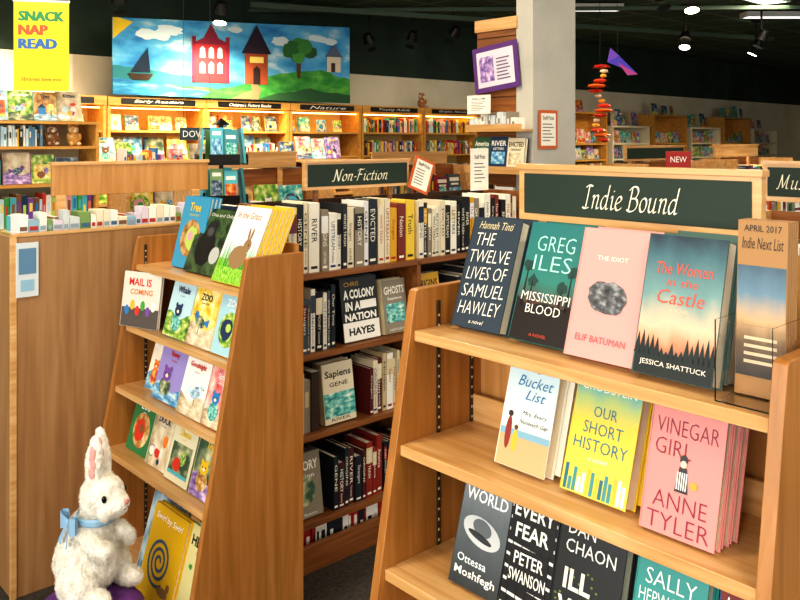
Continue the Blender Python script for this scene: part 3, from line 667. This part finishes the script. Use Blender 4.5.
mb=MB(); header(mb,.0,.9,.268,H-.18,H-.065,None,None,.015); calli(mb,'Music',.095,H-.122,.11,.045,.2645,CREAMT); calli(mb,'Just',.27,H-.122,.1,.045,.2645,CREAMT)
mb.box(.1,.13,.291,.299,H-.20,H-.1,WH); mb.box(.7,.73,.291,.299,H-.20,H-.1,WH); mb.obj('header_sign',FR(.885,2.245,AF+2))
lowcase(1.7,4.0,AB,1.1,1.42,10,None,False,sign=False)
# ------------------------------------------------------------ far bookcases
HT=["Children's Picture Books",'Picture Books','Early Readers',"Children's Picture Books",'Nature','Young Adult','Graphic Novels']
YW=noisemat('wood_far_yellow',['#c48a3a','#d29a48','#dcab5c'],(1,8,8),3,5,.5)
STRIP=P('#ffd070',.5,0,10)
for i in range(7):
    M=FRM@T(-.6+1.0*i,0,0); mb=MB(); r=random.Random(100+i)
    mb.box(0,.03,0,.38,0,2.0,YW); mb.box(.96,.99,0,.38,0,2.0,YW); mb.box(.03,.96,.36,.38,0,1.98,P('#e8cd84',.6)); mb.box(0,.99,0,.38,1.98,2.0,YW)
    for z in (.12,.45,.8,1.12,1.42,1.69): mb.box(.03,.96,.02,.36,z-.02,z,YW)
    mb.box(.0,.99,-.015,.0,1.92,2.0,YW); mb.box(.12,.87,-.02,-.015,1.93,1.985,BLACK)
    mb.text(HT[i],.495,1.957,.5,.034,-.022,WHITE,None,.3,.0)
    mb.box(.05,.94,.03,.06,1.89,1.9,STRIP)
    mb.obj('tall_bookcase',M)
    mb=MB()
    for z in (.12,.45,.8): spines(mb,None,.04,.95,z,.05,r,KP,det=0)
    if i<5:
        for z in (1.12,1.42): faceouts(mb,None,.05,.94,z,.1,r,True,(.18,.24),10,gap=.04,n=1,dy=.002)
        faceouts(mb,None,.06,.94,1.69,.12,r,True,(.13,.17),10,gap=.12,n=1,dy=.002)
    else:
        for z in (1.12,1.42,1.69): spines(mb,None,.04,.95,z,.05,r,ADP+KP,(.14,.18),det=0)
    mb.obj('shelved_books',M)
for i in range(6):
    M=FRM@T(8.3+1.25*i,0,0); mb=MB(); r=random.Random(200+i); wd=P('#e9dfc4',.6) if i%2 else YW
    top=1.8 if i%2 else 2.0
    mb.box(0,.03,0,.36,0,top,wd); mb.box(1.07,1.1,0,.36,0,top,wd); mb.box(.03,1.07,.34,.36,0,top,wd)
    for z in (.2,.6,1.0,1.3,1.55): mb.box(.03,1.07,.01,.34,z-.025,z,wd)
    mb.box(0,1.1,0,.36,top,top+.03,wd)
    mb.obj('tall_bookcase',M)
    mb=MB()
    for z in (.2,.6,1.0): spines(mb,None,.04,1.05,z,.05,r,ADP,det=0)
    for z in (1.3,1.55): faceouts(mb,None,.05,1.05,z,.1,r,True,(.15,.22),8,n=1,dy=.003)
    faceouts(mb,None,.1,1.0,top+.03,.1,r,True,(.16,.26),8,gap=.3,n=1,dy=.003)
    mb.obj('shelved_books',M)
# left tall case with children's books
ML2=FR(-2.95,4.55,AB); mb=MB()
mb.box(-.02,0,0,.32,0,1.72,YW); mb.box(1.28,1.3,0,.32,0,1.72,YW); mb.box(0,1.28,.3,.32,0,1.72,P('#d9cda8',.6))
for z in (.1,.42,.74,1.05,1.32,1.56,1.72): mb.box(0,1.28,0,.3,z-.018,z,YW)
mb.obj('bookcase',ML2)
mb=MB(); r=random.Random(44)
for z in (.1,.42,.74): spines(mb,None,.01,1.27,z,.03,r,ADP,det=1)
spines(mb,None,.01,1.27,1.05,.03,r,KP,(.17,.22),det=1); spines(mb,None,.01,.7,1.32,.03,r,KP,(.15,.2),det=1); faceouts(mb,None,.72,1.27,1.32,.05,r,True,(.16,.2),8,n=1)
spines(mb,None,.01,.95,1.56,.03,r,['#f2eee2','#c9e4ef','#e8b923','#5b88a8','#2c2a28'],(.1,.135),(.008,.02),det=0)
faceouts(mb,None,.02,1.27,1.72,.06,r,True,(.17,.24),10,n=1,words=True)
mb.obj('shelved_books',ML2)
# soft toys on the case
def toy(M,col,ear):
    mb=MB(); k=noisemat('toy_plush',[col,col,'#f0e6d4'],(1,1,1),30,3,.9)
    mb.ell((0,0,.045),(.04,.035,.045),k,None,14,9); mb.ell((0,-.005,.105),(.033,.03,.03),k,None,14,9); mb.ell((0,-.032,.098),(.013,.012,.01),P('#f0e2cc'),None,10,6)
    for s in (-1,1):
        mb.ell((s*.024,0,.105+.022+ear*.5),(.010,.006,.011+ear),k,None,10,6); mb.ell((s*.012,-.031,.11),(.004,.003,.004),BLACK,None,8,5)
        mb.ell((s*.036,-.015,.06),(.012,.014,.026),k,None,10,6); mb.ell((s*.024,-.038,.014),(.014,.024,.014),k,None,10,6)
    mb.obj('soft_toy',M)
toy(ML2@T(1.02,.08,1.56),'#8a5a34',0); toy(ML2@T(1.16,.08,1.56),'#d8a04a',.02)
toy(FRM@T(3.2,.15,2.0)@Matrix.Scale(1.5,4),'#c96a5a',0); toy(FRM@T(5.5,.15,2.0)@Matrix.Scale(1.4,4),'#b0703a',.0); toy(FRM@T(9.9,.15,1.83)@Matrix.Scale(2,4),'#4a6a9a',0)
# hanging poster
mb=MB(); mb.box(0,.33,0,.006,0,.57,P('#e3c81c',.5))
for i,t in enumerate(['SNACK','NAP','READ']):
    w_=[.27,.17,.225][i]; cc=P(['#1f7a4a','#d4502a','#2a62a8'][i],.5)
    for q in (0,.003,.006,.009): mb.text(t,.03+w_/2+q-.004,.475-.088*i,w_,.064,-.001-q*.02,cc,None,0,.02)
mb.text('libraries love you',.165,.07,.24,.03,-.001,P('#5d5a20'),None,.2); mb.box(.03,.032,.002,.004,.57,1.2,BLACK); mb.box(.3,.302,.002,.004,.57,1.2,BLACK)
mb.box(-.005,.335,-.003,.009,.565,.578,P('#cfcfcf',.4))
mb.obj('hanging_poster',T(-2.45,5.2,1.915)@RZ(12))
# ------------------------------------------------------------ mural
MM=FRM@T(1.42,-.06,0)
SKY=noisemat('mural_sky',['#1f6fb5','#3f9ad6','#5fb2e0','#d6ecf3'],(1.2,1,2.6),2.2,6,.8)
GRN=noisemat('mural_grass',['#1f6b2d','#3a9440','#6cb84a'],(1,1,2),5,6,.8)
WAT=noisemat('mural_water',['#1a5f9c','#2f8fc4','#7fc4dc'],(1,1,6),4,4,.8)
W_=2.75
def zt_(u): return 2.71+.16*u
def mp(u,v): return (W_*u, 2.015+v*(zt_(u)-2.015))
mb=MB()
mb.add([(0,0,2.015),(W_,0,2.015),(W_,0,zt_(1)),(0,0,zt_(0)),(0,.01,2.015),(W_,.01,2.015),(W_,.01,zt_(1)),(0,.01,zt_(0))],[(0,1,2,3),(5,4,7,6),(0,3,7,4),(1,5,6,2),(3,2,6,7),(0,4,5,1)],SKY)
def mpoly(pts,k,mat): mb.poly([mp(*p) for p in pts],-.003*k,mat)
def wav(pts,seed,a=.02,n=6):
    r=random.Random(seed); out=[]
    for i in range(len(pts)-1):
        for j in range(n):
            t=j/n; out.append((pts[i][0]*(1-t)+pts[i+1][0]*t,pts[i][1]*(1-t)+pts[i+1][1]*t+a*(r.random()-.5)))
    out.append(pts[-1]); return out
mpoly([(0,0),(.55,0)]+wav([(.5,.2),(.3,.27),(.12,.34),(.0,.38)],1),1,P('#2a7a86',.8))
mpoly([(0,0),(1,0)]+wav([(1,.3),(.85,.42),(.66,.36),(.5,.2),(.38,.12),(.2,.16),(0.0,.05)],2,.03),2,GRN)
mpoly([(0,0),(.32,0),(.36,.08),(.18,.14),(0,.22)],3,WAT)
mpoly([(.55,0),(1,0)]+wav([(1,.12),(.8,.16),(.65,.1)],4,.04),3,P('#2c5a3a',.8))
mpoly([(.44,0),(.56,0),(.57,.14),(.545,.24),(.525,.24),(.53,.12)],4,P('#8a7a5a',.8))
mpoly([(.0,.72),(.07,.95),(.02,1),(0,1)],2,P('#f2d23a',.8))
for q,(u,v,a,b) in enumerate(((.12,.8,.04,.05),(.2,.86,.05,.05),(.17,.78,.03,.04),(.66,.78,.04,.05),(.84,.83,.05,.04),(.46,.9,.03,.03),(.9,.8,.03,.04))):
    x,z=mp(u,v); mb.disc(x,z,a*W_,b*1.0,-.005-.0004*q,P('#cfe4ee',.8),None,18,jit=.35,seed=q)
RD=P('#a0252f',.8)
mpoly([(.3,.2),(.42,.2),(.42,.72),(.3,.72)],4,RD); mpoly([(.28,.7),(.33,.78),(.36,.97),(.39,.78),(.44,.7)],5,P('#7a1d3a',.8)); mpoly([(.285,.2),(.3,.2),(.3,.8),(.285,.8)],5,P('#8c1d3a',.8)); mpoly([(.42,.2),(.435,.2),(.435,.8),(.42,.8)],5,P('#8c1d3a',.8))
for u in (.315,.35,.385):
    for v in (.32,.52): mpoly([(u,v),(u+.02,v),(u+.02,v+.12),(u+.01,v+.15),(u,v+.12)],6,P('#9ab8c8',.8))
mpoly([(.5,.2),(.6,.2),(.6,.62),(.5,.62)],4,P('#9a4a2d',.8)); mpoly([(.485,.6),(.55,.98),(.615,.6)],5,P('#2c2034',.8)); mpoly([(.535,.2),(.565,.2),(.565,.4),(.55,.44),(.535,.4)],6,P('#2a1a18',.8)); mpoly([(.52,.48),(.58,.48),(.58,.56),(.52,.56)],6,P('#f3d878',.8))
mpoly([(.735,.3),(.75,.3),(.755,.62),(.73,.62)],4,P('#5d3a1f',.8))
for i,(u,v) in enumerate(((.7,.66),(.745,.74),(.79,.66),(.74,.6),(.72,.7),(.77,.71))):
    x,z=mp(u,v); mb.disc(x,z,.09,.08,-.015-.001*i,P(['#2f6a35','#3f8440','#2a5a30','#4a9348'][i%4],.8),None,16,jit=.4,seed=i)
mpoly([(.88,.4),(.95,.4),(.95,.6),(.88,.6)],4,P('#d8d0bc',.8)); mpoly([(.87,.6),(.96,.6),(.915,.76)],5,P('#5a6a80',.8)); mpoly([(.9,.4),(.92,.4),(.92,.52),(.9,.52)],6,P('#4a3a34',.8))
mpoly([(.06,.3),(.12,.62),(.13,.3)],5,P('#142a44',.8)); mpoly([(.05,.28),(.14,.28),(.125,.2),(.065,.2)],5,P('#3a2a22',.8))
for u in (.02,.5,.98): x,z=mp(u,1); mb.box(x-.003,x+.003,.003,.006,z,ZC,BLACK)
mb.obj('painted_mural_banner',MM)
# ------------------------------------------------------------ spinner rack, small sign
mb=MB(); mb.cyl((0,0),.012,.012,0,1.68,BLACK); mb.cyl((0,0),.2,.2,0,.02,BLACK); r=random.Random(71)
mb.cyl((0,0),.05,.0,1.68,1.72,BLACK)
TP=['#1f8a94','#3f8f9a','#57b8c9','#e8e2d0','#7aa06a']
for k in range(4):
    for i in range(6):
        z=.4+.215*i; M=RZ(90*k+20)@T(-.08,-.10,z)
        mb.box(0,.16,-.03,-.001,-.006,0,BLACK,M); mb.box(0,.16,-.032,-.03,-.006,.05,BLACK,M)
        Mb=M@T(.01,-.025,.001)@RX(-6); c=P(r.choice(TP),.35); mb.box(0,.065,0,.012,0,.19,c,Mb); mb.box(.072,.14,0,.012,0,.18,P(r.choice(TP),.35),Mb)
        mb.rect(.005,.06,.03,.13,-.001,r.choice(ART),Mb); mb.rect(.077,.135,.03,.11,-.001,r.choice(ART),Mb); mb.rect(.01,.055,.15,.17,-.001,WHITE,Mb); mb.rect(.08,.13,.13,.15,-.001,WHITE,Mb)
mb.obj('spinner_book_rack',T(-.96,4.4,0))
mb=MB(); mb.box(0,.2,0,.01,0,.075,P('#14363f',.5)); mb.text('DOVER',.1,.037,.16,.04,-.002,WHITE,None,0,.0); mb.box(.02,.022,.004,.006,.075,1.5,BLACK); mb.box(.178,.18,.004,.006,.075,1.5,BLACK)
mb.obj('hanging_sign',T(-1.33,4.95,1.6)@RZ(5))
# ------------------------------------------------------------ ceiling fixtures
BULB=P('#fff2cf',.4,0,14)
def spot(x,y,z,yaw,tilt,lit=False,e=240):
    mb=MB(); mb.cyl((0,0),.012,.012,0,ZC-z-.03,BLACK); mb.box(-.05,.05,-.02,.02,ZC-z-.035,ZC-z-.001,BLACK)
    M=RZ(yaw)@RX(tilt)
    mb.cyl((0,0),.045,.07,-.1,.0,BLACK,M@RX(180)@T(0,0,-.0)); mb.cyl((0,0),.035,.045,.0,.06,BLACK,M)
    mb.cyl((0,0),.058,.058,-.103,-.1001,BULB if lit else P('#2a2a2a'),M)
    mb.obj('track_spotlight',T(x,y,z))
    if lit:
        l=bpy.data.lights.new('spot_lamp','SPOT'); l.energy=e; l.color=(1,.80,.50); l.spot_size=1.8; l.spot_blend=.6; l.shadow_soft_size=.05
        o=bpy.data.objects.new('spot_lamp',l); SC.collection.objects.link(o); o.matrix_world=T(x,y,z)@M@T(0,0,-.13)
spot(-1.62,7.4,2.75,20,30,True)
spot(-.36,9.6,2.75,-30,35); spot(.14,9.6,2.78,20,35); spot(.62,9.5,2.82,40,40); spot(3.27,9.4,2.75,150,25,True); spot(2.45,6.9,2.78,170,20,True); spot(4.1,9.3,2.75,30,30); spot(2.1,6.6,2.75,-40,40); spot(-2.4,7.0,2.78,10,30)
spot(-3.0,6.0,2.8,42,35,True); spot(-.9,6.5,2.85,42,40,True); spot(4.6,10.6,2.8,42,30,True); spot(7.6,12.0,2.8,42,30,True)  # extra lit spots, added to brighten the distant shelves
def rail(name,x0,y0,x1,y1,z,w=.03,mat=BLACK):
    L=math.hypot(x1-x0,y1-y0); mb=MB(); mb.box(0,L,-w/2,w/2,0,w,mat); mb.obj(name,T(x0,y0,z)@RZ(math.degrees(math.atan2(y1-y0,x1-x0))))
rail('light_track',-3,7.4,4.5,7.45,ZC-.04); rail('light_track',-2,9.6,6,9.4,ZC-.04)
rail('ceiling_pipe',-1.5,8.2,5,11.0,ZC-.22,.05,P('#3e5244',.6)); rail('ceiling_pipe',-3,9.0,7,8.6,ZC-.16,.04,P('#3e5244',.6))
TUBE=P('#f4f6f2',.4,0,1.2)
def fixture(x,y,rot,L=1.2,w=.3,e=0):
    mb=MB(); mb.box(-L/2,L/2,-w/2,w/2,.0,.06,P('#cfd2cf',.5)); mb.box(-L/2+.03,L/2-.03,-w/2+.03,w/2-.03,-.004,0,TUBE)
    mb.obj('fluorescent_fixture',FR(x,y,rot)@T(0,0,ZC-.085))
    if e:
        l=bpy.data.lights.new('ceiling_lamp','AREA'); l.shape='RECTANGLE'; l.size=L; l.size_y=w; l.energy=e; l.color=(1,.84,.62)
        o=bpy.data.objects.new('ceiling_lamp',l); SC.collection.objects.link(o); o.matrix_world=FR(x,y,rot)@T(0,0,ZC-.11)
fixture(2.2,9.25,0,.6,.2); fixture(4.6,9.8,0,1.0,.2)
for (x,y) in ((-1.2,1.2),(.9,.2),(-.2,3.6),(1.9,3.2),(-2.4,4.4),(-1.6,6.1),(1.0,7.4),(4.0,7.0),(6.5,8.4),(-1.0,-1.5),(3.6,8.4)):
    fixture(x,y,AB,1.2,.3,35)
# ------------------------------------------------------------ paper garland + kite
mb=MB(); cols=['#c8281e','#e86a23','#d9402a','#f2b23a','#f0e0c0']
for i in range(16):
    a=i*.9; z=1.60+.048*i; k=.06+.03*math.sin(i*1.3)
    mb.ell((.04*math.cos(a),.04*math.sin(a),z),(k,k,.02),P(cols[i%5],.5),None,12,6)
    for q in range(5):
        b_=a+q*1.257; mb.add([(.04*math.cos(a)+k*.7*math.cos(b_),.04*math.sin(a)+k*.7*math.sin(b_),z),(.04*math.cos(a)+k*.7*math.cos(b_+.4),.04*math.sin(a)+k*.7*math.sin(b_+.4),z),(.04*math.cos(a)+k*1.5*math.cos(b_+.2),.04*math.sin(a)+k*1.5*math.sin(b_+.2),z-.02)],[(0,1,2)],P(cols[(i+q)%5],.5))
mb.cyl((0,0),.003,.003,2.34,ZC,BLACK,None,6); mb.obj('hanging_paper_garland',T(1.95,8.0,.0))
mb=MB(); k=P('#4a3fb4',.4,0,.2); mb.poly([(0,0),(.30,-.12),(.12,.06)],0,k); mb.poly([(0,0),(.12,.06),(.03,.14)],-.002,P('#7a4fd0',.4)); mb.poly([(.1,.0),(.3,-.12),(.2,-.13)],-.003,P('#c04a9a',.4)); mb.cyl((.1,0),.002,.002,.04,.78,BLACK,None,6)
mb.obj('hanging_paper_kite',T(2.02,8.0,2.36))
mb=MB(); mb.box(0,.15,0,.012,0,.1,P('#a0201c',.5)); mb.text('NEW',.075,.05,.1,.035,-.002,WHITE); mb.box(.065,.085,.013,.02,-.6,.09,WH); mb.obj('small_red_sign',T(1.64,5.05,1.43))
# ------------------------------------------------------------ BUNNY
BX,BY,BZ=-.915,2.44,.255
MBn=T(BX,BY,BZ)@RZ(-20)@Matrix.Diagonal((.76,.84,.97,1))
mb=MB(); pm=noisemat('purple_velvet',['#4a1f63','#6a3488','#7d46a0'],(1,1,1),12,4,.8)
n=28
prof=[(0,0),(.13,0),(.14,.01),(.14,.16),(.155,.18),(.158,.225),(.135,.25),(.07,.254),(0,.254)]
vs=[];fs=[]
for p in prof:
    for i in range(n):
        a=2*math.pi*i/n; vs.append((p[0]*math.cos(a),p[0]*math.sin(a),p[1]))
for j in range(len(prof)-1):
    for i in range(n):
        k=(i+1)%n; fs.append((j*n+i,j*n+k,(j+1)*n+k,(j+1)*n+i))
mb.add(vs,fs,pm); mb.obj('purple_footstool',T(BX+.005,BY-.045,0),smooth=True)
base=MB(); FURM=P('#ece8e0',.9)
def E(c,r,rot=None): base.ell(c,r,FURM,None,20,12,rot)
def ry(a): return Matrix.Rotation(math.radians(a),3,'Y')
def rx(a): return Matrix.Rotation(math.radians(a),3,'X')
E((-.02,0,.105),(.125,.115,.105)); E((-.01,0,.17),(.095,.085,.09),ry(14)); E((.02,0,.23),(.062,.06,.05))
E((.048,0,.30),(.086,.072,.07)); E((.110,0,.285),(.054,.044,.038)); E((.095,.036,.275),(.038,.03,.032)); E((.095,-.036,.275),(.038,.03,.032))
for s in (-1,1):
    E((.07,s*.065,.175),(.06,.03,.03),ry(14)); E((.118,s*.06,.165),(.028,.026,.026))
    E((.01,s*.09,.06),(.085,.05,.06)); E((.09,s*.085,.03),(.07,.035,.03))
E((-.14,0,.07),(.04,.04,.04))
def earM(s): return ry(10 if s==-1 else -14)@rx(-s*5)
for s in (1,-1):
    for k in range(10):
        t=k/9; w=.019+.020*math.sin(math.pi*min(1,t*.85+.1))
        p=Vector((.030,s*.03,.345))+earM(s)@Vector((0,0,.135*t))
        E((p.x,p.y,p.z),(w*1.0,w*.55,.02),None)
tmp=base.obj('tmp'); rm=tmp.modifiers.new('r','REMESH'); rm.mode='VOXEL'; rm.voxel_size=.005; sm=tmp.modifiers.new('s','SMOOTH'); sm.iterations=6; sm.factor=.5
bpy.context.view_layer.update(); dg=bpy.context.evaluated_depsgraph_get(); me=bpy.data.meshes.new_from_object(tmp.evaluated_get(dg))
bpy.data.objects.remove(tmp)
R2=random.Random(3)
bv=[v.co.copy() for v in me.vertices]; bn=[v.normal.copy() for v in me.vertices]; bf=[tuple(p.vertices) for p in me.polygons]
out=MB(); FUR=noisemat('plush_fur',['#d8d2c6','#e9e5dc','#f6f3ee'],(1,1,1),40,4,.95)
v2=[c+nn*(.003*noise.noise(c*60)+.0025*noise.noise(c*140)) for c,nn in zip(bv,bn)]
out.add(v2,bf,FUR)
tv=[];tf=[]
for i in range(60000):
    k=R2.randrange(len(v2)); c=v2[k]; nn=bn[k]
    face=c.x>.06 and c.z>.25
    earv=c.z>.36
    L=.003 if (face or earv) else .007
    j=Vector((R2.uniform(-1,1),R2.uniform(-1,1),R2.uniform(-1,1)-.8))
    d=(nn+j*.6).normalized(); s=nn.cross(Vector((R2.uniform(-1,1),R2.uniform(-1,1),R2.uniform(-1,1)))).normalized()*.0007
    c=c+Vector((R2.uniform(-1,1),R2.uniform(-1,1),R2.uniform(-1,1)))*.002
    if c.z<.004: continue
    o=len(tv); e=c+d*L*R2.uniform(.6,1.2); e.z=max(e.z,.002)
    tv+=[c-s,c+s,e]; tf.append((o,o+1,o+2))
out.add(tv,tf,FUR)
PINK=P('#dba29a',.8)
for s in (-1,1):
    out.ell((.104,s*.053,.314),(.011,.007,.011),P('#120c0a',.08),None,12,8)
    for (t,w) in ((.35,.017),(.55,.020),(.75,.014)):
        p=Vector((.030,s*.03,.345))+earM(s)@Vector((0,0,.135*t))
        out.ell((p.x+.004,p.y-.0145,p.z),(w,.007,.026),PINK,None,12,8)
out.ell((.164,0,.297),(.007,.010,.007),P('#c98078',.6),None,12,8)
for s in (-1,1): out.ell((.161,s*.008,.277),(.003,.008,.002),P('#8a5a52',.8),None,8,6)
RB=P('#8fb6d6',.45)
n=28; rr=.07; vs=[];fs=[]
for i in range(n):
    a=2*math.pi*i/n
    for (dr,z) in ((0,-.012),(.006,-.006),(.006,.006),(0,.012)):
        vs.append((.022+(rr+dr)*math.cos(a),(rr+dr)*.98*math.sin(a),.240+z-.06*rr*math.cos(a)))
for i in range(n):
    j=(i+1)%n
    for q in range(3): fs.append((i*4+q,j*4+q,j*4+q+1,i*4+q+1))
out.add(vs,fs,RB)
Mb=T(-.035,-.082,.236)@RZ(-25)
for s in (-1,1):
    vs=[];fs=[]
    prof=[(0,0,.008),(.02,.012,.018),(.045,.016,.026),(.06,0,.026),(.045,-.014,.026),(.02,-.01,.018)]
    for (a,b_,w) in prof: vs+= [(s*a,b_,-w+.004),(s*a,b_,w+.004)]
    m_=len(prof)
    for i in range(m_):
        j=(i+1)%m_; fs.append((2*i,2*j,2*j+1,2*i+1))
    out.add(vs,fs,RB,Mb)
    out.add([(s*.002,-.004,0),(s*.014,-.006,0),(s*.045,-.022,-.055),(s*.026,-.022,-.065)],[(0,1,2,3)],RB,Mb)
out.ell((0,0,.002),(.011,.012,.012),RB,Mb,10,8)
out.obj('plush_bunny',MBn)
# ------------------------------------------------------------ lights
def area(name,M,sx,sy,e,col):
    l=bpy.data.lights.new(name,'AREA'); l.shape='RECTANGLE'; l.size=sx; l.size_y=sy; l.energy=e; l.color=col
    o=bpy.data.objects.new(name,l); SC.collection.objects.link(o); o.matrix_world=M
area('window_daylight',FRM@T(XL+.12,-7,1.65)@RZ(-90)@RX(90),6,2.2,165,(1,.95,.86))
area('window_daylight',FRM@T(2.5,YF+.12,1.65)@RX(90),8,2.2,75,(1,.93,.82))
w=bpy.data.worlds.new('world'); SC.world=w; w.use_nodes=True
w.node_tree.nodes['Background'].inputs[0].default_value=(.5,.6,.7,1); w.node_tree.nodes['Background'].inputs[1].default_value=.3
# ------------------------------------------------------------ camera
cd=bpy.data.cameras.new('camera'); cd.lens=36*820/800; cd.sensor_width=36; cd.shift_y=-.2; cd.clip_start=.02
co=bpy.data.objects.new('camera',cd); SC.collection.objects.link(co); co.location=(0,0,H); co.rotation_euler=(math.radians(90),0,0)
SC.camera=co
